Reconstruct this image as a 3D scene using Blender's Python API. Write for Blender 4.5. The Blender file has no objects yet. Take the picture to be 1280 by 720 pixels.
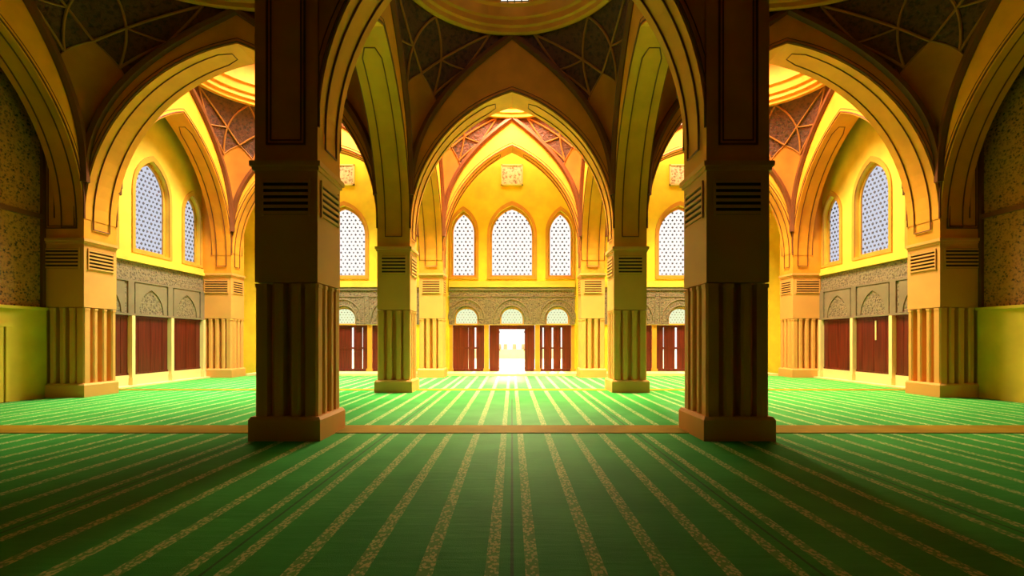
import bpy, math, random
from mathutils import Vector
from mathutils.geometry import tessellate_polygon
random.seed(7)
C = bpy.context.scene.collection
scene = bpy.context.scene
PI = math.pi
# ------------------------------------------------------------------ camera
cam_d = bpy.data.cameras.new('camera'); cam = bpy.data.objects.new('camera', cam_d); C.objects.link(cam)
cam.location = (0, 0, 1.6); cam.rotation_euler = (PI/2, 0, 0)
cam_d.sensor_width = 36; cam_d.lens = 600/1280*36; cam_d.shift_y = 65/1280; cam_d.clip_end = 500
scene.camera = cam
# ------------------------------------------------------------------ look
scene.view_settings.view_transform = 'Standard'; scene.view_settings.look = 'None'
scene.view_settings.gamma = 1; scene.view_settings.use_curve_mapping = False
scene.view_settings.exposure = 0.0
w = bpy.data.worlds.new('world'); scene.world = w; w.use_nodes = True
w.node_tree.nodes['Background'].inputs[0].default_value = (1, 0.97, 0.92, 1)
w.node_tree.nodes['Background'].inputs[1].default_value = 1.25
PANE_FAR, PANE_SIDE, PANE_LUN, PANE_DRUM = .22, 0.78, 0.95, 1.2
WARM = (1, .82, .50)
def area(name, loc, rot, sx, sy, power, color=WARM, spread=PI):
    d = bpy.data.lights.new(name, 'AREA'); d.shape = 'ELLIPSE'; d.size = sx; d.size_y = sy
    d.energy = power; d.color = color; d.spread = spread
    o = bpy.data.objects.new(name, d); C.objects.link(o); o.location = loc; o.rotation_euler = rot
    return o
area('skylight_nave', (0, 18.0, 13.6), (0, 0, 0), 3.4, 3.0, 2100, spread=math.radians(125))
area('skylight_left', (-8.0, 17.6, 13.6), (0, 0, 0), 4.0, 3.0, 2300, (.92, .84, .60), spread=math.radians(115))
area('skylight_right', (8.0, 17.6, 13.6), (0, 0, 0), 4.0, 3.0, 2400, spread=math.radians(115))
area('floor_fill_right', (8.4, 17.4, 13.5), (0, 0, 0), 3.0, 2.6, 260, (1, .88, .5), spread=math.radians(50))  # added narrow fill lamp, warms and lifts the right aisle floor
area('floor_fill_nave', (0, 17.6, 13.5), (0, 0, 0), 3.0, 2.6, 1100, spread=math.radians(50))  # added narrow fill lamp, makes the central floor paler
area('cool_left_fill', (-8.6, 17.2, 13.5), (0, 0, 0), 3.0, 2.6, 300, (.40, 1, .90), spread=math.radians(50))  # added cyan fill lamp, tints the left aisle floor teal
for bx_ in (-8.05, 0, 8.05): area('recess_fill', (bx_, 22.0, 11.25), (0, 0, 0), 5.6, .9, 135)  # added fill lamps without a fixture, brighten the far window wall
area('skylight_near', (0, 11.6, 13.6), (0, 0, 0), 3.4, 3.0, 90, spread=math.radians(50))
sun_d = bpy.data.lights.new('sun', 'SUN'); sun_d.energy = 19; sun_d.angle = math.radians(13); sun_d.color = (1, .82, .42)
sun = bpy.data.objects.new('sun', sun_d); C.objects.link(sun); sun.location = (2, 60, 25)
sun.rotation_euler = Vector((-.07, -1, -.46)).to_track_quat('-Z', 'Y').to_euler()

# ------------------------------------------------------------------ materials
def nodes(name):
    m = bpy.data.materials.new(name); m.use_nodes = True
    nt = m.node_tree; return m, nt, nt.nodes['Principled BSDF']
def N(nt, t, **kw):
    n = nt.nodes.new(t)
    for k, v in kw.items(): setattr(n, k, v)
    return n
def ramp(nt, fac, stops):
    r = N(nt, 'ShaderNodeValToRGB'); e = r.color_ramp.elements
    e[0].position, e[0].color = stops[0][0], (*stops[0][1], 1)
    e[1].position, e[1].color = stops[-1][0], (*stops[-1][1], 1)
    for p, c in stops[1:-1]:
        x = e.new(p); x.color = (*c, 1)
    nt.links.new(fac, r.inputs[0]); return r.outputs[0]
def paint(name, col, var=.12, rough=.6, scale=1.5, bump=.05, spec=.3, bscale=30):
    m, nt, b = nodes(name)
    tc = N(nt, 'ShaderNodeTexCoord'); n = N(nt, 'ShaderNodeTexNoise')
    n.inputs['Scale'].default_value = scale; n.inputs['Detail'].default_value = 6
    nt.links.new(tc.outputs['Object'], n.inputs[0])
    lo = tuple(c*(1-var) for c in col); hi = tuple(min(1, c*(1+var)) for c in col)
    nt.links.new(ramp(nt, n.outputs[0], [(.3, lo), (.7, hi)]), b.inputs['Base Color'])
    b.inputs['Roughness'].default_value = rough; b.inputs['Specular IOR Level'].default_value = spec
    n2 = N(nt, 'ShaderNodeTexNoise'); n2.inputs['Scale'].default_value = bscale
    nt.links.new(tc.outputs['Object'], n2.inputs[0])
    bp = N(nt, 'ShaderNodeBump'); bp.inputs['Strength'].default_value = bump; bp.inputs['Distance'].default_value = .02
    nt.links.new(n2.outputs[0], bp.inputs['Height']); nt.links.new(bp.outputs[0], b.inputs['Normal'])
    return m
def carved(name, dark, light, scale, rough=.6, depth=.04, feat='F1'):
    m, nt, b = nodes(name)
    tc = N(nt, 'ShaderNodeTexCoord'); v = N(nt, 'ShaderNodeTexVoronoi'); v.feature = feat
    v.inputs['Scale'].default_value = scale; v.inputs['Randomness'].default_value = .75
    w_ = N(nt, 'ShaderNodeTexNoise'); w_.inputs['Scale'].default_value = scale*1.3; w_.inputs['Distortion'].default_value = 1.5
    nt.links.new(tc.outputs['Object'], v.inputs['Vector']); nt.links.new(tc.outputs['Object'], w_.inputs['Vector'])
    mx = N(nt, 'ShaderNodeMath', operation='MULTIPLY_ADD'); mx.inputs[1].default_value = .6
    nt.links.new(v.outputs['Distance'], mx.inputs[0]); nt.links.new(w_.outputs[0], mx.inputs[2])
    nt.links.new(ramp(nt, mx.outputs[0], [(.5, dark), (.85, light)]), b.inputs['Base Color'])
    bp = N(nt, 'ShaderNodeBump'); bp.inputs['Strength'].default_value = .7; bp.inputs['Distance'].default_value = depth
    nt.links.new(mx.outputs[0], bp.inputs['Height']); nt.links.new(bp.outputs[0], b.inputs['Normal'])
    b.inputs['Roughness'].default_value = rough
    return m
def emit(name, col, s):
    m = bpy.data.materials.new(name); m.use_nodes = True; nt = m.node_tree
    nt.nodes.remove(nt.nodes['Principled BSDF']); e = N(nt, 'ShaderNodeEmission')
    e.inputs[0].default_value = (*col, 1); e.inputs[1].default_value = s
    nt.links.new(e.outputs[0], nt.nodes['Material Output'].inputs[0]); return m
M = {}
M['paint'] = paint('yellow_plaster', (.86, .65, .04))
M['arch'] = paint('ochre_arch_plaster', (.78, .30, .02))
M['pale'] = paint('pale_yellow_plaster', (.82, .55, .07))
M['pier'] = paint('ochre_stone', (.76, .35, .09), .04, .55, bump=.02)
M['cream'] = paint('cream_trim', (.85, .66, .30), .05, .5)
M['lowwall'] = paint('lime_yellow_wall', (.76, .52, .05), .1, .6)
M['line'] = paint('brown_moulding', (.17, .045, .01), .15, .5)
M['rib'] = paint('golden_brown_rib', (.36, .12, .02), .1, .5)
M['gold'] = paint('gold_moulding', (.60, .30, .04), .1, .45)
M['dark'] = paint('dark_recess', (.05, .025, .01), .2, .8)
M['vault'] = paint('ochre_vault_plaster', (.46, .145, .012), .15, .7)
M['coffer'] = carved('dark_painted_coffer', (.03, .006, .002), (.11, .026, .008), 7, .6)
M['frieze'] = carved('grey_carved_stone', (.07, .045, .03), (.27, .19, .11), 11, .7)
M['stoneflat'] = paint('grey_stone', (.23, .165, .10), .15, .7)
M['screen'] = carved('brown_pierced_screen', (.02, .008, .002), (.50, .19, .03), 12, .6, .05)
M['square'] = carved('cream_carved_tile', (.30, .14, .04), (.85, .72, .50), 7, .6)
M['orange'] = paint('lit_orange_post', (.75, .34, .04), .1, .4)  # daylight from outside put into the orange base colour
M['dot'] = paint('dark_leaded_boss', (.10, .10, .15), .1, .6)
M['came'] = paint('pale_tracery', (.62, .60, .60), .05, .6)
M['green_glass_dot'] = paint('olive_boss', (.25, .26, .10), .1, .6)
M['outside'] = paint('pale_paving', (.8, .78, .74), .05, .8)
M['outobj'] = paint('faint_red_shape', (.7, .42, .36), .2, .8)
def clear_pane():
    m = bpy.data.materials.new('daylit_white_glass'); m.use_nodes = True; nt = m.node_tree
    nt.nodes.remove(nt.nodes['Principled BSDF']); e = N(nt, 'ShaderNodeEmission'); t = N(nt, 'ShaderNodeBsdfTransparent')
    e.inputs[0].default_value = (1, .95, .93, 1); e.inputs[1].default_value = PANE_FAR; t.inputs[0].default_value = (.75, .74, .73, 1)
    a = N(nt, 'ShaderNodeAddShader'); nt.links.new(e.outputs[0], a.inputs[0]); nt.links.new(t.outputs[0], a.inputs[1])
    nt.links.new(a.outputs[0], nt.nodes['Material Output'].inputs[0]); return m
M['pane_far'] = clear_pane()
M['pane_side'] = emit('daylit_bluish_glass', (.84, .86, 1), PANE_SIDE)
M['pane_lunette'] = emit('daylit_pale_green_glass', (.95, 1, .62), PANE_LUN)
M['pane_drum'] = emit('daylit_dome_glass', (1, .92, .85), PANE_DRUM)
def wood():
    m, nt, b = nodes('maroon_wood'); tc = N(nt, 'ShaderNodeTexCoord')
    mp = N(nt, 'ShaderNodeMapping'); mp.inputs['Scale'].default_value = (9, 9, .5)
    n = N(nt, 'ShaderNodeTexNoise'); n.inputs['Scale'].default_value = 1.6; n.inputs['Detail'].default_value = 4
    nt.links.new(tc.outputs['Object'], mp.inputs[0]); nt.links.new(mp.outputs[0], n.inputs[0])
    nt.links.new(ramp(nt, n.outputs[0], [(.3, (.07, .005, .003)), (.7, (.16, .014, .006))]), b.inputs['Base Color'])
    b.inputs['Roughness'].default_value = .38; return m
M['maroon'] = wood()
def carpet():
    m, nt, b = nodes('green_prayer_carpet'); L = nt.links.new
    tc = N(nt, 'ShaderNodeTexCoord'); sp = N(nt, 'ShaderNodeSeparateXYZ'); L(tc.outputs['Object'], sp.inputs[0])
    def mth(op, a, b_=None, c=None):
        n = N(nt, 'ShaderNodeMath', operation=op)
        for i, v in enumerate((a, b_, c)):
            if v is None: continue
            if isinstance(v, (int, float)): n.inputs[i].default_value = v
            else: L(v, n.inputs[i])
        return n.outputs[0]
    P = 2.12
    x = mth('FLOORED_MODULO', mth('ADD', sp.outputs[0], P*50), P)
    def band(c, hw):
        return mth('LESS_THAN', mth('ABSOLUTE', mth('SUBTRACT', x, c)), hw)
    st = band(.14, .048)
    for c in (.60, 1.06, 1.52): st = mth('MAXIMUM', st, band(c, .055))
    st = mth('MAXIMUM', st, band(P-.14, .048))
    seam = mth('MAXIMUM', band(0, .012), band(P, .012))
    thin = mth('MAXIMUM', band(.14, .075), band(P-.14, .075))
    # floral breaks inside each band
    v = N(nt, 'ShaderNodeTexVoronoi'); v.inputs['Scale'].default_value = 38
    mp = N(nt, 'ShaderNodeMapping'); mp.inputs['Scale'].default_value = (1, .7, 1)
    L(tc.outputs['Object'], mp.inputs[0]); L(mp.outputs[0], v.inputs['Vector'])
    motif = mth('MULTIPLY_ADD', mth('LESS_THAN', v.outputs['Distance'], .46), .52, .16)
    fac = mth('MULTIPLY', st, motif)
    n = N(nt, 'ShaderNodeTexNoise'); n.inputs['Scale'].default_value = 1.3; n.inputs['Detail'].default_value = 8
    L(tc.outputs['Object'], n.inputs[0])
    base = ramp(nt, n.outputs[0], [(.3, (.028, .27, .036)), (.7, (.048, .35, .055))])
    m1 = N(nt, 'ShaderNodeMix', data_type='RGBA'); L(fac, m1.inputs[0]); L(base, m1.inputs[6]); m1.inputs[7].default_value = (.66, .66, .28, 1)
    m2 = N(nt, 'ShaderNodeMix', data_type='RGBA'); L(mth('MULTIPLY', seam, .7), m2.inputs[0]); L(m1.outputs[2], m2.inputs[6]); m2.inputs[7].default_value = (.03, .06, .03, 1)
    L(m2.outputs[2], b.inputs['Base Color'])
    b.inputs['Roughness'].default_value = .7; b.inputs['Specular IOR Level'].default_value = .05
    b.inputs['Sheen Weight'].default_value = .0; b.inputs['Sheen Roughness'].default_value = .25; b.inputs['Sheen Tint'].default_value = (1, .95, .7, 1)
    n2 = N(nt, 'ShaderNodeTexNoise'); n2.inputs['Scale'].default_value = 120; L(tc.outputs['Object'], n2.inputs[0])
    n3 = N(nt, 'ShaderNodeTexNoise'); n3.inputs['Scale'].default_value = 4
    mp3 = N(nt, 'ShaderNodeMapping'); mp3.inputs['Scale'].default_value = (.6, 3, 1); L(tc.outputs['Object'], mp3.inputs[0]); L(mp3.outputs[0], n3.inputs[0])
    bp = N(nt, 'ShaderNodeBump'); bp.inputs['Strength'].default_value = .3; bp.inputs['Distance'].default_value = .008
    L(mth('MULTIPLY_ADD', n3.outputs[0], 3.0, n2.outputs[0]), bp.inputs['Height']); L(bp.outputs[0], b.inputs['Normal'])
    return m
M['carpet'] = carpet()
M['band'] = paint('brown_threshold_carpet', (.28, .175, .006), .2, .8, spec=.05)

# ------------------------------------------------------------------ mesh helpers
class MB:
    def __init__(s): s.v = []; s.f = []
    def add(s, vs, fs):
        o = len(s.v); s.v += [tuple(p) for p in vs]; s.f += [tuple(i+o for i in f) for f in fs]; return s
    def box(s, x0, x1, y0, y1, z0, z1):
        if x0 > x1: x0, x1 = x1, x0
        if y0 > y1: y0, y1 = y1, y0
        v = [(x, y, z) for z in (z0, z1) for y in (y0, y1) for x in (x0, x1)]
        return s.add(v, [(0,2,3,1), (4,5,7,6), (0,1,5,4), (2,6,7,3), (0,4,6,2), (1,3,7,5)])
    def frustum(s, x0, x1, y0, y1, z0, z1, d):      # box whose top is inset by d
        v = [(x0,y0,z0),(x1,y0,z0),(x1,y1,z0),(x0,y1,z0),(x0+d,y0+d,z1),(x1-d,y0+d,z1),(x1-d,y1-d,z1),(x0+d,y1-d,z1)]
        return s.add(v, [(3,2,1,0),(4,5,6,7),(0,1,5,4),(1,2,6,5),(2,3,7,6),(3,0,4,7)])
    def rod(s, x, y, z0, z1, r, n=10):
        v = []
        prof = [(r, z0), (r, z1-.03), (r*1.12, z1), (r*1.12, z1+.03), (r*.7, z1+.07)]
        for rr, z in prof:
            v += [(x+rr*math.cos(2*PI*k/n), y+rr*math.sin(2*PI*k/n), z) for k in range(n)]
        f = []
        for a in range(len(prof)-1):
            for k in range(n): f.append((a*n+k, a*n+(k+1) % n, (a+1)*n+(k+1) % n, (a+1)*n+k))
        f.append(tuple(range(n))[::-1]); f.append(tuple((len(prof)-1)*n+k for k in range(n)))
        return s.add(v, f)
    def tube(s, pts, r, n=6, closed=False):
        pts = [Vector(p) for p in pts]; m = len(pts); v = []
        up = None
        for i, p in enumerate(pts):
            a = pts[(i-1) % m] if (closed or i > 0) else p
            b = pts[(i+1) % m] if (closed or i < m-1) else p
            t = (b-a).normalized()
            if up is None: up = t.orthogonal().normalized()
            up = (up-t*up.dot(t))
            up = up.normalized() if up.length > 1e-5 else t.orthogonal().normalized()
            q = t.cross(up)
            v += [p+up*r*math.cos(2*PI*k/n)+q*r*math.sin(2*PI*k/n) for k in range(n)]
        f = []
        for i in range(m if closed else m-1):
            for k in range(n): f.append((i*n+k, i*n+(k+1) % n, ((i+1) % m)*n+(k+1) % n, ((i+1) % m)*n+k))
        if not closed: f += [tuple(range(n))[::-1], tuple((m-1)*n+k for k in range(n))]
        return s.add(v, f)
    def grid(s, rows):
        n = len(rows[0]); v = [p for r in rows for p in r]
        return s.add(v, [(i*n+j, i*n+j+1, (i+1)*n+j+1, (i+1)*n+j) for i in range(len(rows)-1) for j in range(n-1)])
    def slab(s, outline, holes, mp, t0, t1):       # polygon with holes in (u, z), extruded between depths t0 and t1
        loops = [outline]+holes
        tris = tessellate_polygon([[Vector((u, z, 0)) for u, z in l] for l in loops])
        flat = [p for l in loops for p in l]; n = len(flat)
        v = [mp(u, z, t0) for u, z in flat]+[mp(u, z, t1) for u, z in flat]
        f = [tuple(t) for t in tris]+[tuple(i+n for i in t[::-1]) for t in tris]
        o = 0
        for l in loops:
            k = len(l)
            for i in range(k): f.append((o+i, o+(i+1) % k, n+o+(i+1) % k, n+o+i))
            o += k
        return s.add(v, f)
    def build(s, name, mat, parent=None, smooth=False, org=None):
        me = bpy.data.meshes.new(name)
        o_ = Vector(org) if org else Vector((0, 0, 0))
        me.from_pydata([tuple(Vector(p)-o_) for p in s.v], [], s.f); me.validate()
        import bmesh
        bm = bmesh.new(); bm.from_mesh(me); bmesh.ops.recalc_face_normals(bm, faces=bm.faces)
        bmesh.ops.triangulate(bm, faces=[f for f in bm.faces if len(f.verts) > 4]); bm.to_mesh(me); bm.free()
        me.materials.append(mat)
        if smooth: me.shade_smooth()
        ob = bpy.data.objects.new(name, me); C.objects.link(ob)
        if parent is not None:
            ob.parent = parent
            ob.location = o_ - parent.location if org else -parent.location
        else: ob.location = o_
        return ob
def thing(name, label, cat, loc, group=None):
    o = bpy.data.objects.new(name, None); C.objects.link(o); o.location = loc
    o['label'] = label; o['category'] = cat
    if group: o['group'] = group
    return o
def tag(o, label, cat=None, group=None, kind=None):
    if label: o['label'] = label
    if cat: o['category'] = cat
    if group: o['group'] = group
    if kind: o['kind'] = kind
    return o
def side(s): return 'left' if s < 0 else 'right'

def arch_pts(half, z0, za, n=18):
    """pointed two-centred arch, from (-half, z0) over the apex to (half, z0)"""
    H = za-z0; c = (H*H-half*half)/(2*half); R = half+c
    a1 = math.atan2(H, c); r = []
    for i in range(n+1):
        a = a1*i/n; r.append((R*math.cos(a)-c, z0+R*math.sin(a)))
    r[-1] = (0, za)
    return [(-x, z) for x, z in r]+[(x, z) for x, z in r[::-1][1:]]
def vfun(t): return 1-t**2.3

# ------------------------------------------------------------------ floor and shell
XO, YF, YB, TOP = 13.2, 23.0, -5.0, 14.6
fl = MB().box(-XO-.4, XO+.4, YB-.4, YF+.4, -.3, 0).build('floor', M['carpet'])
tag(fl, 'green prayer carpet floor with pale patterned stripes', kind='structure')
def mpY(y0):
    return lambda u, z, t: (u, y0+t, z)
def mpX(s):
    return lambda u, z, t: (s*(XO+t), u, z)
def rect(u0, u1, z0, z1): return [(u0, z0), (u1, z0), (u1, z1), (u0, z1)]
def win_outline(c, hw, zb, zs, zt, n=8):
    return [(c-hw, zb)]+[(c+x, z) for x, z in arch_pts(hw, zs, zt, n)]+[(c+hw, zb)]

# windows: centre, half width, bottom, spring, top
FAR_W = [(-2.33, .60, 4.62, 6.75, 7.80), (0, 1.06, 4.62, 6.65, 8.05), (2.33, .60, 4.62, 6.75, 7.80)]
SIDE_W = [(15.45, .50, 4.76, 6.7, 7.55), (17.62, .84, 4.76, 6.9, 8.15), (19.8, .50, 4.76, 6.7, 7.55)]
BAYS = (-8.05, 0, 8.05)
POST = 1.22
# far wall, with windows, lunettes and the doorway band open
holes = []
for bc in BAYS:
    for c, hw, zb, zs, zt in FAR_W: holes.append(win_outline(bc+c, hw, zb, zs, zt))
    for k in (-1, 0, 1): holes.append(win_outline(bc+k*2.18, .56, 2.34, 2.62, 3.16, 6))
    holes.append(rect(bc-3.0, bc+3.0, .10, 2.33))
wf = MB().slab(rect(-XO-.4, XO+.4, -.3, TOP), holes, mpY(YF), 0, .45).build('wall_back', M['paint'])
tag(wf, 'far yellow wall with pointed windows above dark red doors', kind='structure')
for s in (-1, 1):
    hs = [win_outline(c, hw, zb, zs, zt) for c, hw, zb, zs, zt in SIDE_W]
    wl = MB().slab(rect(YB-.4, YF, -.3, TOP), hs, mpX(s), 0, .45).build('wall_'+side(s), M['pale'])
    tag(wl, 'tall yellow %s side wall of the hall' % side(s), kind='structure')
tag(MB().box(-XO, XO, YB-.4, YB, 0, TOP).build('wall_front', M['line']), 'wall behind the viewer', kind='structure')
tag(MB().box(-XO-.4, XO+.4, YB-.4, YF+.45, TOP, TOP+.3).build('ceiling', M['vault']), 'flat roof above the vaults', kind='structure')

# low plinth before the far wall, threshold bands
pl = MB().frustum(-11.9, 11.9, 21.42, YF+.2, 0, .10, .0).build('trim_1', M['cream']); tag(pl, 'pale low step along the far wall', kind='structure')
b1 = MB().box(-XO, XO, 8.22, 8.95, 0, .012).build('trim_2', M['band']); tag(b1, 'brown band across the carpet between the nearest pillars', kind='structure')
b2 = MB().box(-XO, XO, 15.2, 15.6, 0, .012).build('trim_3', M['band']); tag(b2, 'brown band across the carpet between the second pillars', kind='structure')
for i, s in enumerate((-1, 1)):
    t = MB().box(s*XO, s*(XO-.10), 14.55, 20.4, 0, .40); t.box(s*XO, s*(XO-.42), 14.55, 20.4, 0, .05)
    tag(t.build('baseboard_'+side(s), M['cream']), 'cream plinth below the red panels on the %s wall' % side(s), kind='structure')

# ------------------------------------------------------------------ windows
wn = [0]
def window(c, hw, zb, zs, zt, mp, pane, dotmat, label, inset=.2, frame=True, pitch=.17, dr=.035):
    wn[0] += 1
    org = mp(c, zb, 0)
    fr = .10 if frame else .045
    root = bpy.data.objects.new('window_%d' % wn[0], None); C.objects.link(root); root.location = org
    tag(root, label, kind='structure')
    H = zt-zb
    outer = win_outline(c, hw, zb, zs, zt); inner = win_outline(c, hw-fr, zb+fr, zs, zt-fr*1.5)
    MB().slab(outer, [inner], mp, inset-.06, inset+.04).build('window_frame', M['gold'], root)
    if frame:    # raised surround on the wall face
        o2 = win_outline(c, hw+.13, zb-.10, zs, zt+.2)
        MB().slab(o2, [outer], mp, -.05, -.001).build('window_surround', M['gold'], root)
    MB().slab(inner, [], mp, inset, inset+.02).build('glass_pane', pane, root)
    d = MB(); tr = MB()
    def inside(u, z, m=.02):
        if z < zb+fr+m or abs(u-c) > hw-fr-m: return False
        if z <= zs: return True
        hh, za = hw-fr-m, zt-fr*1.5-m; Hh = za-zs; cc = (Hh*Hh-hh*hh)/(2*hh)
        return (abs(u-c)+cc)**2+(z-zs)**2 < (hh+cc)**2
    rows = int(H/(pitch*.866))+1; cols = int(hw/pitch)+1
    def put(mb, u, z, r, n, rot, t0, t1):
        pts = [(u+r*math.cos(rot+2*PI*k/n), z+r*math.sin(rot+2*PI*k/n)) for k in range(n)]
        v = [mp(a, b, t0) for a, b in pts]+[mp(a, b, t1) for a, b in pts]
        f = [tuple(range(n)), tuple(range(n, 2*n))[::-1]]+[(k, (k+1) % n, n+(k+1) % n, n+k) for k in range(n)]
        mb.add(v, f)
    for j in range(rows):
        for i in range(-cols, cols+1):
            u = c+(i+(.5 if j % 2 else 0))*pitch; z = zb+fr+.06+j*pitch*.866
            if inside(u, z): put(d, u, z, dr, 4 if (i+j) % 2 else 3, (i*37+j*53) % 7, inset-.03, inset-.005)
    if d.v: d.build('leaded_bosses', dotmat, root)
    return root
for bi, bc in enumerate(BAYS):
    wh = ('left aisle', 'central bay', 'right aisle')[bi]
    for k, a in enumerate(FAR_W):
        pos = ('narrow left', 'broad middle', 'narrow right')[k]
        window(bc+a[0], *a[1:], mpY(YF), M['pane_far'], M['dot'],
               '%s pointed window with dotted white glass, far wall, %s' % (pos, wh), pitch=.2, dr=.055)
for s in (-1, 1):
    for k, a in enumerate(SIDE_W):
        pos = ('nearest narrow', 'broad middle', 'farthest narrow')[k]
        window(*a, mpX(s), M['pane_side'], M['dot'], '%s pointed window with bluish dotted glass on the %s side wall' % (pos, side(s)), pitch=.19, dr=.055)

# ------------------------------------------------------------------ friezes
def frieze_far(bi, bc):
    wh = ('left aisle', 'central bay', 'right aisle')[bi]
    half = 3.0 if bi == 1 else 3.9
    root = thing('carved_frieze', 'grey carved stone frieze with three arched lights over the doors, %s far wall' % wh, 'frieze', (bc, YF, 2.34))
    z0, z1, mp = 2.34, 4.10, mpY(YF)
    hs = [win_outline(bc+k*2.18, .56, z0+.001, 2.62, 3.16, 6) for k in (-1, 0, 1)]
    # one outline that runs round each light
    out = [(bc-half, z0)]
    for k in (-1, 0, 1): out += win_outline(bc+k*2.18, .56, z0, 2.62, 3.16, 6)
    out += [(bc+half, z0), (bc+half, z1), (bc-half, z1)]
    MB().slab(out, [], mp, -.06, -.001).build('carved_panel', M['frieze'], root)
    for k in (-1, 0, 1):
        c = bc+k*2.18
        m = MB()
        m.tube([mp(c+x, z, -.07) for x, z in arch_pts(.62, 2.6, 3.26, 8)], .035)
        m.tube([mp(c+x, z, -.07) for x, z in arch_pts(.86, 2.6, 3.55, 8)], .03)
        m.build('arch_moulding', M['stoneflat'], root)
        r = MB()
        for (u0, u1, a, b) in ((c-1.0, c+1.0, 3.66, 3.70), (c-1.0, c-.96, 2.36, 3.7), (c+.96, c+1.0, 2.36, 3.7)):
            r.box(u0, u1, YF-.09, YF-.06, a, b)
        r.build('panel_border', M['stoneflat'], root)
    MB().box(bc-half, bc+half, YF-.12, YF-.06, 3.98, 4.10).build('top_ledge', M['stoneflat'], root)
    sl = MB().box(bc-half, bc+half, YF-.16, YF-.001, 4.12, 4.24); sl.box(bc-half, bc+half, YF-.10, YF-.001, 4.24, 4.40)
    sl.build('sill_moulding', M['pale'], root)
    for k in (-1, 0, 1):
        n = ('left', 'middle', 'right')[k+1]
        window(bc+k*2.18, .555, 2.34, 2.62, 3.155, mp, M['pane_lunette'], M['green_glass_dot'],
               '%s small arched pale green light above the doors, %s' % (n, wh), inset=.1, frame=False, pitch=.14, dr=.03)
    # carved square near the apex
    sq = thing('carved_tile', 'square cream carved ornament high on the far wall, %s' % wh, 'ornament', (bc, YF, 9.05))
    MB().frustum(bc-.46, bc+.46, YF-.06, YF-.001, 9.05, 9.95, .0).build('tile_face', M['square'], sq)
    f = MB()
    for (a, b, c_, d_) in ((-.52, .52, 9.0, 9.06), (-.52, .52, 9.93, 9.99), (-.52, -.46, 9.0, 9.99), (.46, .52, 9.0, 9.99)):
        f.box(bc+a, bc+b, YF-.10, YF-.001, c_, d_)
    f.build('tile_border', M['cream'], sq)
for bi, bc in enumerate(BAYS): frieze_far(bi, bc)
for s in (-1, 1):
    root = thing('carved_frieze', 'long grey carved stone frieze with blind arches on the %s side wall' % side(s), 'frieze', (s*XO, 17.5, 2.45))
    X = lambda d: s*(XO-d)
    MB().box(X(.001), X(.07), 14.55, 20.4, 2.45, 4.30).build('carved_panel', M['frieze'], root)
    MB().box(X(.07), X(.15), 14.55, 20.4, 2.45, 2.52).box(X(.07), X(.12), 14.55, 20.4, 3.62, 3.68).build('border_bands', M['stoneflat'], root)
    for y in (14.66, 16.5, 18.4, 20.3):
        MB().box(X(.07), X(.12), y-.13, y+.13, 2.52, 3.62).build('divider', M['stoneflat'], root)
    for c in (15.5, 17.45, 19.35):
        m = MB()
        mpp = mpX(s)
        m.slab([(c-.75, 2.53), (c-.75, 3.6), (c+.75, 3.6), (c+.75, 2.53)]+[(c+x, z) for x, z in [(a, b) for a, b in arch_pts(.6, 2.54, 3.4, 8)][::-1]],
               [], mpp, -.10, -.07)
        m.build('blind_arch', M['stoneflat'], root)
    sl = MB().box(X(.001), X(.16), 14.55, 20.4, 4.32, 4.44).box(X(.001), X(.10), 14.55, 20.4, 4.44, 4.6)
    sl.build('sill_moulding', M['pale'], root)

# ------------------------------------------------------------------ red panels, posts, doors
def slit_panel(u0, u1, z0, z1, slits, fixed, label, boards=5, org=None, sgn=None):
    """wood panel in the far wall opening; slits = [(u centre, width)] left open"""
    root = thing('wooden_screen', label, 'wooden screen', ((u0+u1)/2, fixed, z0))
    y0, y1 = fixed, fixed+.07
    gaps = sorted(slits); edges = [u0+.001]
    for c, wd in gaps: edges += [c-wd/2, c+wd/2]
    edges.append(u1-.001)
    b = MB()
    for i in range(0, len(edges), 2):
        a, e = edges[i], edges[i+1]; n = max(1, round((e-a)/.3))
        for k in range(n):
            p, q = a+(e-a)*k/n, a+(e-a)*(k+1)/n
            b.box(p, q, y0+.012*(k % 2), y1+.012*(k % 2), z0+.1, z1-.1)
    b.build('boards', M['maroon'], root)
    for (a, c) in ((z0, z0+.12), (z1-.12, z1), ((z0+z1)/2-.04, (z0+z1)/2+.04)): MB().box(u0+.001, u1-.001, y0-.03, y1+.01, a, c).build('rail', M['maroon'], root)
    return root
yy = YF+.12
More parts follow.
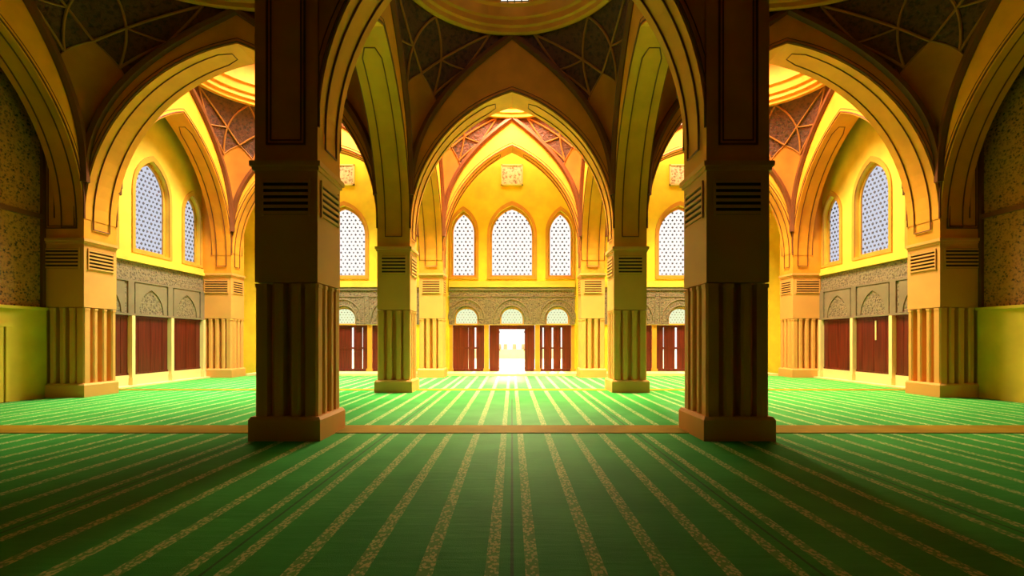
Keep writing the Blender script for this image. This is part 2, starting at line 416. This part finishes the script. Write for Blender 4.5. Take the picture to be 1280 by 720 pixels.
for bi, bc in enumerate(BAYS):
    wh = ('left aisle', 'central bay', 'right aisle')[bi]
    for k, u in enumerate((-2.96, -POST, POST, 2.96)):
        p = MB().box(bc+u-.11, bc+u+.11, YF+.02, YF+.26, .102, 2.32).box(bc+u-.15, bc+u+.15, YF-.02, YF+.30, .102, .22)
        tag(p.build('wooden_post', M['orange']), ('%s orange post, coloured as lit from outside, between red screens, %s' % (('leftmost', 'second', 'third', 'rightmost')[k], wh)), 'post', 'orange posts of the far wall')
    def sl(*a): return [(bc+x, w_) for x, w_ in a]
    L_ = (bc-2.84, bc-POST-.12); R_ = (bc+POST+.12, bc+2.84); Cc = (bc-POST+.12, bc+POST-.12)
    ls = {0: sl((-1.75, .06)), 1: sl((-2.10, .012), (-1.76, .08)), 2: sl((-2.2, .06))}[bi]
    rs = {0: sl((1.9, .06)), 1: sl((1.50, .07), (1.95, .08), (2.38, .07)), 2: sl((2.0, .05))}[bi]
    slit_panel(*L_, .103, 2.32, ls, yy, 'dark red wooden screen with light slits left of the middle, %s far wall' % wh)
    slit_panel(*R_, .103, 2.32, rs, yy, 'dark red wooden screen with light slits right of the middle, %s far wall' % wh)
    if bi != 1:
        slit_panel(*Cc, .103, 2.32, sl((-.15 if bi == 2 else .38, .10), ((-.75 if bi == 2 else .85), .04)), yy, 'closed dark red wooden screen in the middle, %s far wall' % wh)
root = bpy.data.objects.new('door_1', None); C.objects.link(root); root.location = (0, yy, .1)
tag(root, 'open doorway of bright daylight between dark red door leaves', kind='structure')
MB().box(-1.09, -.62, yy, yy+.07, .103, 2.32).box(.62, 1.09, yy, yy+.07, .103, 2.32).build('side_panel', M['maroon'], root)
MB().box(-.62, .62, yy, yy+.07, 2.12, 2.32).build('head_panel', M['maroon'], root)
for s in (-1, 1):
    lf = MB()
    lf.box(s*.62, s*.67, yy+.08, yy+.62, .11, 2.10)
    for z in (.2, 1.1, 1.95): lf.box(s*.60, s*.62, yy+.08, yy+.62, z, z+.08)
    o = lf.build('door_leaf', M['maroon'], root)
    MB().rod(s*.59, yy+.52, 1.05, 1.2, .015).build('door_handle', M['gold'], o)
    o.children[0].location = (0, 0, 0)
# side walls: red panels with cream posts
for s in (-1, 1):
    ys = (14.6, 16.5, 18.4, 20.3)
    for k in range(3):
        a, b = ys[k]+.09, ys[k+1]-.09
        root = thing('board_screen', 'dark red board screen under the carved frieze, %s on the %s wall' % (('nearest', 'middle', 'farthest')[k], side(s)), 'wall panel', (s*XO, (a+b)/2, .4))
        m = MB(); n = 6
        for j in range(n):
            m.box(s*(XO-.002), s*(XO-.05-.008*(j % 2)), a+(b-a)*j/n+.004, a+(b-a)*(j+1)/n-.004, .46, 2.38)
        m.build('boards', M['maroon'], root)
        MB().box(s*(XO-.002), s*(XO-.08), a, b, .401, .47).build('rail', M['maroon'], root)
        MB().box(s*(XO-.002), s*(XO-.08), a, b, 2.37, 2.445).build('rail', M['maroon'], root)
        if s > 0 and k == 1:
            MB().box(s*(XO-.06), s*(XO-.075), 17.3, 17.36, 1.6, 2.3).build('light_strip', M['cream'], root)['label'] = 'thin pale vertical strip on the red panel'
    for k, y in enumerate(ys):
        p = MB().box(s*(XO-.10), s*(XO-.20), y-.07, y+.07, .051, 2.44).box(s*(XO-.10), s*(XO-.24), y-.10, y+.10, .051, .3)
        p.box(s*(XO-.002), s*(XO-.10), y-.07, y+.07, .401, 2.44)
        tag(p.build('wall_post', M['cream']), '%s cream upright post between red panels, %s wall' % (('nearest', 'second', 'third', 'farthest')[k], side(s)), 'post', 'cream posts of the side walls')

# ------------------------------------------------------------------ pillars
def face_frames(x0, x1, y0, y1):
    """(name, mapping (a, z, depth) -> point, length) for four faces"""
    return {'front': (lambda a, z, d: (x0+a, y0-d, z), x1-x0), 'back': (lambda a, z, d: (x0+a, y1+d, z), x1-x0),
            'west': (lambda a, z, d: (x0-d, y0+a, z), y1-y0), 'east': (lambda a, z, d: (x1+d, y0+a, z), y1-y0)}
def bx(mb, mp, a0, a1, z0, z1, d0, d1):
    p, q = mp(a0, z0, d0), mp(a1, z1, d1)
    mb.box(min(p[0], q[0]), max(p[0], q[0]), min(p[1], q[1]), max(p[1], q[1]), z0, z1)
def pillar(x0, x1, y0, y1, label, faces=('front', 'back', 'west', 'east'), upper=(), top=TOP-.002, base_out=.07, clip=None):
    cx, cy = (x0+x1)/2, (y0+y1)/2
    root = thing('pillar', label, 'pillar', (cx, cy, 0))
    ex = lambda f: base_out if f in faces else 0
    X0, X1, Y0, Y1 = x0-ex('west'), x1+ex('east'), y0-ex('front'), y1+ex('back')
    b = MB().box(X0, X1, Y0, Y1, 0, .33)
    gx0, gx1, gy0, gy1 = (.03 if f in faces else 0 for f in ('west', 'east', 'front', 'back'))
    b.add([(X0,Y0,.33),(X1,Y0,.33),(X1,Y1,.33),(X0,Y1,.33),(X0+gx0,Y0+gy0,.38),(X1-gx1,Y0+gy0,.38),(X1-gx1,Y1-gy1,.38),(X0+gx0,Y1-gy1,.38)],
          [(3,2,1,0),(4,5,6,7),(0,1,5,4),(1,2,6,5),(2,3,7,6),(3,0,4,7)])
    b.build('base', M['pier'], root)
    ins = .19
    i0, i1, j0, j1 = (ins if f in faces else 0 for f in ('west', 'east', 'front', 'back'))
    MB().box(x0+i0, x1-i1, y0+j0, y1-j1, .38, 2.52).build('shaft', M['pier'], root)
    MB().box(x0, x1, y0, y1, 2.52, 4.30).build('upper_block', M['pier'], root)
    FF = face_frames(x0, x1, y0, y1)
    fl_ = MB()
    for f in faces:
        mp, ln = FF[f]
        n = 4 if ln < 1.15 else 5
        pitch = (ln-.16)/(n-1)
        for k in range(n):
            a = .08+pitch*k
            p = mp(a, 0, -.08)
            sec = [(a-.078, -.195), (a-.078, -.03), (a-.045, 0), (a+.045, 0), (a+.078, -.03), (a+.078, -.195)]
            n6 = 6
            for zl, zh, gr in ((.38, 2.44, 1), (2.44, 2.50, 1.12)):
                sc_ = [(a+(u-a)*gr, d*1.0+(.012 if gr > 1 and d > -.1 else 0)) for u, d in sec]
                fl_.add([mp(u, zl, d) for u, d in sc_]+[mp(u, zh, d) for u, d in sc_],
                        [tuple(range(n6))[::-1], tuple(range(n6, 12))]+[(i, (i+1) % n6, n6+(i+1) % n6, n6+i) for i in range(n6)])
    fl_.build('fluting', M['pier'], root, smooth=False)
    for f in faces:
        mp, ln = FF[f]
        g = MB(); m_ = .14
        bx(g, mp, m_, ln-m_, 3.60, 4.16, .001, .004)
        go = g.build('vent_grille', M['dark'], root)
        go['label'] = 'dark slotted vent grille'
        s_ = MB()
        for k in range(6):
            z = 3.605+k*.10
            bx(s_, mp, m_, ln-m_, z, z+.045, .004, .03)
        bx(s_, mp, m_-.03, m_, 3.58, 4.18, .004, .03); bx(s_, mp, ln-m_, ln-m_+.03, 3.58, 4.18, .004, .03)
        so = s_.build('slats', M['pier'], go); so.location = (0, 0, 0)
    c = MB()
    c.box(x0-.03*('west' in faces), x1+.03*('east' in faces), y0-.03*('front' in faces), y1+.03*('back' in faces), 4.30, 4.36)
    c.box(x0-.06*('west' in faces), x1+.06*('east' in faces), y0-.06*('front' in faces), y1+.06*('back' in faces), 4.36, 4.44)
    c.build('cornice', M['pier'], root)
    MB().box(x0, x1, y0, y1, 4.44, top).build('upper_shaft', M['arch'], root)
    for f in upper:
        mp, ln = FF[f]
        r = MB(); m_ = .2
        for (o_, t_) in ((0, .014), (.06, .008)):
            a0, a1 = m_+o_, ln-m_-o_; z0 = 4.72+o_
            bx(r, mp, a0-t_, a0+t_, z0, 9.0, .001, .025); bx(r, mp, a1-t_, a1+t_, z0, 9.0, .001, .025)
            bx(r, mp, a0-t_, a1+t_, z0-t_, z0+t_, .001, .025)
        r.build('panel_moulding', M['line'], root)
    return root
for s in (-1, 1):
    n = side(s)
    pillar(s*3.6-.5, s*3.6+.5, 7.65, 8.65, 'big dark fluted pillar nearest the viewer on the %s' % n, upper=('front',))
    pillar(s*3.6-.5, s*3.6+.5, 14.6, 15.6, 'freestanding fluted pillar in the second row, %s of the centre' % n)
    a, b = sorted((s*2.95, s*3.95))
    pillar(a, b, 20.45, 21.4, 'farthest yellow fluted pillar by the far wall, %s of the central door' % n, faces=('front', 'west', 'east'))
    a, b = sorted((s*11.95, s*(XO-.001)))
    inner = 'east' if s < 0 else 'west'
    pillar(a, b, 13.4, 14.5, 'fluted wall pillar against the %s side wall, beside the brown screen' % n, faces=('front', inner), upper=('front',))
    pillar(a, b, 20.42, 21.4, 'farthest fluted wall pillar in the %s corner beyond the red panels' % n, faces=('front', inner))
    pillar(a, b, 6.4, 7.4, 'fluted wall pillar outside the view on the %s' % n, faces=('front', inner, 'back'))
    # short walls behind the farthest pillars, dividing the recesses
    a, b = sorted((s*3.05, s*3.85))
    tag(MB().box(a, b, 21.4, YF-.001, .1, TOP-.002).build('wall_divider_'+n, M['paint']), 'short wall between far recesses, %s' % n, kind='structure')

# ------------------------------------------------------------------ arches
def arch(P0, P1, Q0, Q1, z0, za, name_label, zw=(6.0, 10.8), mat=None, line_front=True, line_back=True, wall_front=False, wall_back=False, soffit=True, ztop=TOP-.004, vent=None):
    """wall with a pointed opening. P0-P1 front line in plan, Q0-Q1 back line."""
    mat = mat or M['arch']
    P0, P1, Q0, Q1 = (Vector((*p, 0)) for p in (P0, P1, Q0, Q1))
    half = (P1-P0).length/2
    def mp(u, z, t):
        k = (u/half+1)/2
        a = P0.lerp(P1, k); b = Q0.lerp(Q1, k); p = a.lerp(b, t); return (p.x, p.y, z)
    cen = mp(0, za, .5)
    root = thing('pointed_arch', name_label, 'arch', cen)
    h2 = half-.012
    ap = arch_pts(h2, z0, za, 20)
    out = [(-h2, ztop)]+ap+[(h2, ztop)]
    # strip mesh: each side and soffit
    mb = MB()
    n = len(ap)
    for t in (0, 1):
        mb.grid([[mp(u, z, t) for u, z in ap], [mp(u, ztop, t) for u, z in ap]])
    mb.grid([[mp(u, z, 0) for u, z in ap], [mp(u, z, 1) for u, z in ap]])
    mb.grid([[mp(u, ztop, 0) for u, z in ap], [mp(u, ztop, 1) for u, z in ap]])
    mb.build('arch_wall', mat, root)
    nrm = (P0-Q0).normalized()
    def off(pt, d): return tuple(Vector(pt)+nrm*d)
    def ofs(u, z, d):      # move the point away from the opening
        i = min(range(n), key=lambda j: (ap[j][0]-u)**2+(ap[j][1]-z)**2)
        a, b = ap[max(0, i-1)], ap[min(n-1, i+1)]
        t = Vector((b[0]-a[0], b[1]-a[1])).normalized(); nn = Vector((-t.y, t.x))
        if i == n//2: nn = Vector((0, 1))*1.1
        return (max(-h2, min(h2, u+nn.x*d)), z+nn.y*d)
    for fl, t, sg in ((line_front, 0, 1), (line_back, 1, -1)):
        if fl:
            e = MB()
            e.tube([off(mp(*ofs(u, z, .05), t), .012*sg) for u, z in ap], .022)
            e.build('edge_moulding', M['line'], root)
            e = MB()
            e.tube([off(mp(*ofs(u, z, .15), t), .006*sg) for u, z in ap], .010)
            e.build('inner_moulding', M['line'], root)
    for fl, t, sg in ((wall_front, 0, 1), (wall_back, 1, -1)):
        if fl:      # dark cornice line where the wall meets the vault
            pts = []
            for i in range(-24, 25):
                tt = 1-abs(i)/24; u = (-1 if i < 0 else 1)*vfun(tt)*h2
                pts.append(off(mp(u, zw[0]+(zw[1]-zw[0])*tt, t), .03*sg))
            MB().tube(pts, .12).build('vault_line', M['line'], root)
    if soffit:      # moulded panel frame that climbs each leg and follows the soffit
        for sg in (-1, 1):
            hp = [p for p in ap if (p[0]*sg > 0)]
            if sg > 0: hp = hp[::-1]
            hp = [(sg*h2, 4.74)]+hp
            hp = [p for p in hp if abs(p[0]) > .55 or p[1] < z0+.1]
            lp = MB()
            for d_, r_ in ((.24, .017),):
                a_ = [mp(u-sg*.015, z, d_) for u, z in hp]; b_ = [mp(u-sg*.015, z, 1-d_) for u, z in hp]
                # round the far end
                lu, lz = hp[-1]; ex = min((p for p in ap if p[0]*sg > 0 and abs(p[0]) < abs(lu)-.01), key=lambda p: abs(lu-p[0]), default=(0, za))
                end = [mp(*ex, .36), mp(*ex, .64)]
                lp.tube([a_[0]]+a_+end+b_[::-1]+[a_[0]], r_)
            lp.build('soffit_moulding', M['line'], root)
    return root
Z0N = 5.0
arch((-3.1, 7.68), (3.1, 7.68), (-3.1, 8.62), (3.1, 8.62), Z0N, 9.2, 'nearest pointed arch spanning the two big dark pillars', (6, 10.85), wall_back=True)
arch((-3.1, 14.62), (3.1, 14.62), (-3.1, 15.58), (3.1, 15.58), Z0N, 9.15, 'large central pointed arch over the second pair of pillars', (6, 10.85), wall_front=True, wall_back=True)
arch((-2.95, 20.47), (2.95, 20.47), (-2.95, 21.2), (2.95, 21.2), 5.4, 9.86, 'farthest central pointed arch in front of the three windows', (6.3, 11.05), wall_front=True)
for s in (-1, 1):
    n = side(s)
    # transverse aisle arches
    arch((s*4.1, 14.6), (s*11.95, 13.42), (s*4.1, 15.58), (s*11.95, 14.48), 5.0, 10.25, 'wide %s aisle arch between the second pillar and the wall pillar' % n, (6, 11.2), wall_front=True, wall_back=True)
    arch((s*3.95, 20.47), (s*11.95, 20.47), (s*3.95, 21.2), (s*11.95, 21.2), 5.3, 9.9, 'farthest %s aisle arch in front of the far windows' % n, (6.2, 11.2), wall_front=True)
    arch((s*4.1, 7.68), (s*11.95, 6.45), (s*4.1, 8.62), (s*11.95, 7.38), 8.2, 11.1, 'high arch over the nearest %s aisle bay' % n, (9.0, 11.2), soffit=False)
    # lengthwise arches of the nave (nave side first)
    arch((s*3.12, 8.65), (s*3.12, 14.6), (s*4.08, 8.65), (s*4.08, 14.6), Z0N, 9.2, 'lengthwise arch joining the first and second %s pillars' % n, (6, 10.85), wall_front=True, wall_back=True)
    arch((s*3.1, 15.6), (s*2.97, 20.45), (s*4.08, 15.6), (s*3.93, 20.45), Z0N, 8.9, 'lengthwise arch joining the second and farthest %s pillars' % n, (6, 11.0), wall_front=True, wall_back=True)
    # side wall arches
    arch((s*11.95, 7.4), (s*11.95, 13.4), (s*12.75, 7.4), (s*12.75, 13.4), 5.0, 9.45, '%s wall arch framing the brown pierced screen' % n, (6, 11.2), wall_front=True)
    arch((s*11.95, 14.5), (s*11.95, 20.42), (s*12.75, 14.5), (s*12.75, 20.42), 5.2, 9.85, '%s wall arch framing the three side windows' % n, (6.2, 11.2), wall_front=True)
    # recess behind near side arch: low wall and pierced screen
    X = lambda d: s*(XO-d)
    lw = MB().box(X(.001), X(.22), 7.41, 13.39, 0, 2.42).box(X(.001), X(.28), 7.41, 13.39, 2.42, 2.5)
    tag(lw.build('low_wall', M['lowwall']), 'plain yellow low wall below the brown screen on the %s' % n, 'wall')
    sc = thing('pierced_screen', 'tall brown pierced screen filling the %s wall arch' % n, 'screen', (X(.1), 10.4, 2.5))
    MB().box(X(.001), X(.12), 7.5, 13.3, 2.5, 9.6).build('screen_panel', M['screen'], sc)
    MB().box(X(.001), X(.2), 7.41, 7.5, 2.5, 9.6).box(X(.001), X(.2), 13.3, 13.39, 2.5, 9.6).box(X(.12), X(.2), 7.5, 13.3, 4.95, 5.08).build('screen_frame', M['line'], sc)
    if s < 0:
        cb = thing('grooved_panel', 'narrow grooved yellow panel on the low wall at the left edge', 'panel', (X(.22), 12.0, 0))
        MB().box(X(.22), X(.26), 11.45, 12.36, 0, 2.0).build('backing', M['dark'], cb)
        g = MB()
        for k in range(6): g.box(X(.26), X(.31), 11.48+k*.15, 11.57+k*.15, .02, 1.94)
        g.box(X(.26), X(.32), 11.45, 12.38, 1.94, 2.04)
        g.build('bars', M['lowwall'], cb)

# ------------------------------------------------------------------ vaults with rings and domes
vn = [0]
def vault(c00, c10, c11, c01, zs, ze, label, drum_windows=0):
    """corners in plan (x,y): c00 (-,-) c10 (+,-) c11 (+,+) c01 (-,+)"""
    vn[0] += 1
    K = [Vector((*c, 0)) for c in (c00, c10, c11, c01)]
    def q(a, b, z):
        u, v = (a+1)/2, (b+1)/2
        p = K[0].lerp(K[1], u).lerp(K[3].lerp(K[2], u), v); return (p.x, p.y, z)
    cen = q(0, 0, ze)
    root = bpy.data.objects.new('ceiling', None); C.objects.link(root); root.location = cen
    tag(root, label, kind='structure')
    def S(sa, sb, ph, t, push=0):
        w_ = vfun(t); r = (1-w_)
        a = w_+r*math.sin(ph*PI/2); b = w_+r*math.cos(ph*PI/2)
        z = zs+(ze-zs)*t
        a2, b2 = a+push*.3*math.sin(ph*PI/2), b+push*.3*math.cos(ph*PI/2)
        return q(sa*min(a2, 1.0), sb*min(b2, 1.0), z+push*.5)
    def tb(ph): return .56+.16*(1-abs(2*ph-1))
    NP = 16
    pv = MB()
    for sa, sb in ((-1, -1), (1, -1), (1, 1), (-1, 1)):
        pv.grid([[S(sa, sb, j/NP, tb(j/NP)*i/12) for j in range(NP+1)] for i in range(13)])
        cf = MB()
        def T(ph, v_): return tb(ph)+(1-tb(ph))*v_
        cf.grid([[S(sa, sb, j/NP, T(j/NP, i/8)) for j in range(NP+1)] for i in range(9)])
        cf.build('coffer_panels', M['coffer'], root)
        rb = MB()
        def LN(p0, v0, p1, v1, r_=.035):
            rb.tube([S(sa, sb, p0+(p1-p0)*i/10, T(p0+(p1-p0)*i/10, v0+(v1-v0)*i/10), -.02) for i in range(11)], r_)
        rb.tube([S(sa, sb, j/NP, T(j/NP, 0), -.01) for j in range(NP+1)], .022)
        for m_ in (0, 1):
            f_ = lambda p: p if m_ == 0 else 1-p
            LN(f_(.5), 0, f_(.86), 1); LN(f_(.5), 1, f_(.8), 0); LN(f_(.8), 0, f_(1), .62); LN(f_(.86), 1, f_(1), .3)
            LN(f_(.66), .46, f_(.95), .5, .028)
        rb.build('vault_ribs', M['rib'], root)
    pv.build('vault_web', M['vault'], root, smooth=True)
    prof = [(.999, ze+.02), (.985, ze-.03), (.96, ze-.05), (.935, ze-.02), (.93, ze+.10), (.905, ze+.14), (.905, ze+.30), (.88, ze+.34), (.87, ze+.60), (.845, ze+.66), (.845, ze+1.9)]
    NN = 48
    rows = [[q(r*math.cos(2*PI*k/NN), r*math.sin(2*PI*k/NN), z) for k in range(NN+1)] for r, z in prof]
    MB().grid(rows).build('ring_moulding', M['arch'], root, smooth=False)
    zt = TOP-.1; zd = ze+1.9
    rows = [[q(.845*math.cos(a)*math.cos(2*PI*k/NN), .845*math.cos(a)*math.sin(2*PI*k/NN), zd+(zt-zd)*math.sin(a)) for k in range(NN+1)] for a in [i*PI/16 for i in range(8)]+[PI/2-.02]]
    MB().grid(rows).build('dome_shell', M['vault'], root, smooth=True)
    if drum_windows:
        for k in range(drum_windows):
            a = 2*PI*k/drum_windows+PI/2-.03; da = .16
            g = MB(); f = MB()
            def D(aa, z, r=.835): return q(r*math.cos(aa), r*math.sin(aa), z)
            z0_, z1_ = ze+.67, ze+1.6
            pts = [(-da, z0_), (da, z0_), (da, z1_-.2), (0, z1_), (-da, z1_-.2)]
            g.add([D(a+p, z) for p, z in pts], [tuple(range(5))])
            g.build('dome_window', M['pane_drum'], root)
            f.tube([D(a+p, z, .83) for p, z in pts], .018, closed=True)
            for u in (-.5, 0, .5): f.tube([D(a+da*u, z0_, .83), D(a+da*u, z1_-.15, .83)], .022)
            for zz in (.24, .46, .66): f.tube([D(a-da, z0_+zz, .83), D(a+da, z0_+zz, .83)], .022)
            f.build('dome_window_frame', M['dark'], root)
    return root
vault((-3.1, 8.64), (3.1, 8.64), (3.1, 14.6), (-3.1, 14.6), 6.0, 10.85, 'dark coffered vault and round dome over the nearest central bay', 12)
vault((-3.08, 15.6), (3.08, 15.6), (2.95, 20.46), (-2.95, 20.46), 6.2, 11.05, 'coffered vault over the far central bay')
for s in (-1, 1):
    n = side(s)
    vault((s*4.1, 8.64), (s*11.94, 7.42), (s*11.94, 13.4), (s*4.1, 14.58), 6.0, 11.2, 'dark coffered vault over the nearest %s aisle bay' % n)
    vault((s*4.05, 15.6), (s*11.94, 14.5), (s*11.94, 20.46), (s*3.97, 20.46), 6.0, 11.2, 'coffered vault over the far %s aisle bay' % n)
    # plain flat soffits over recesses
tag(MB().box(-11.9, 11.9, 21.21, YF-.001, 11.3, 11.4).build('ceiling', M['paint']), 'flat ceiling over the far recess', kind='structure')

# ------------------------------------------------------------------ outside the door
gr = MB().box(-40, 40, YF+.46, 70, -.3, .08).build('ground', M['outside']); tag(gr, 'pale sunlit paving outside the door', kind='structure')
par = MB().box(-12, 12, 40, 40.3, .08, .75).box(-12, 12, 39.95, 40.35, .75, .83)
tag(par.build('parapet', M['outside']), 'low pale parapet seen through the open door', 'wall')
for k, x in enumerate((-1.05, -.55, .2, .95)):
    o = MB().frustum(x-.16, x+.16, 40.02, 40.28, .83, 1.25, .03).build('distant_shape', M['outobj'])  # plain blocks added in place of people and cars far off
    tag(o, '%s faint reddish block in place of distant people and cars outside the door' % ('leftmost', 'second', 'third', 'rightmost')[k], 'block', 'blocks on the outside parapet')
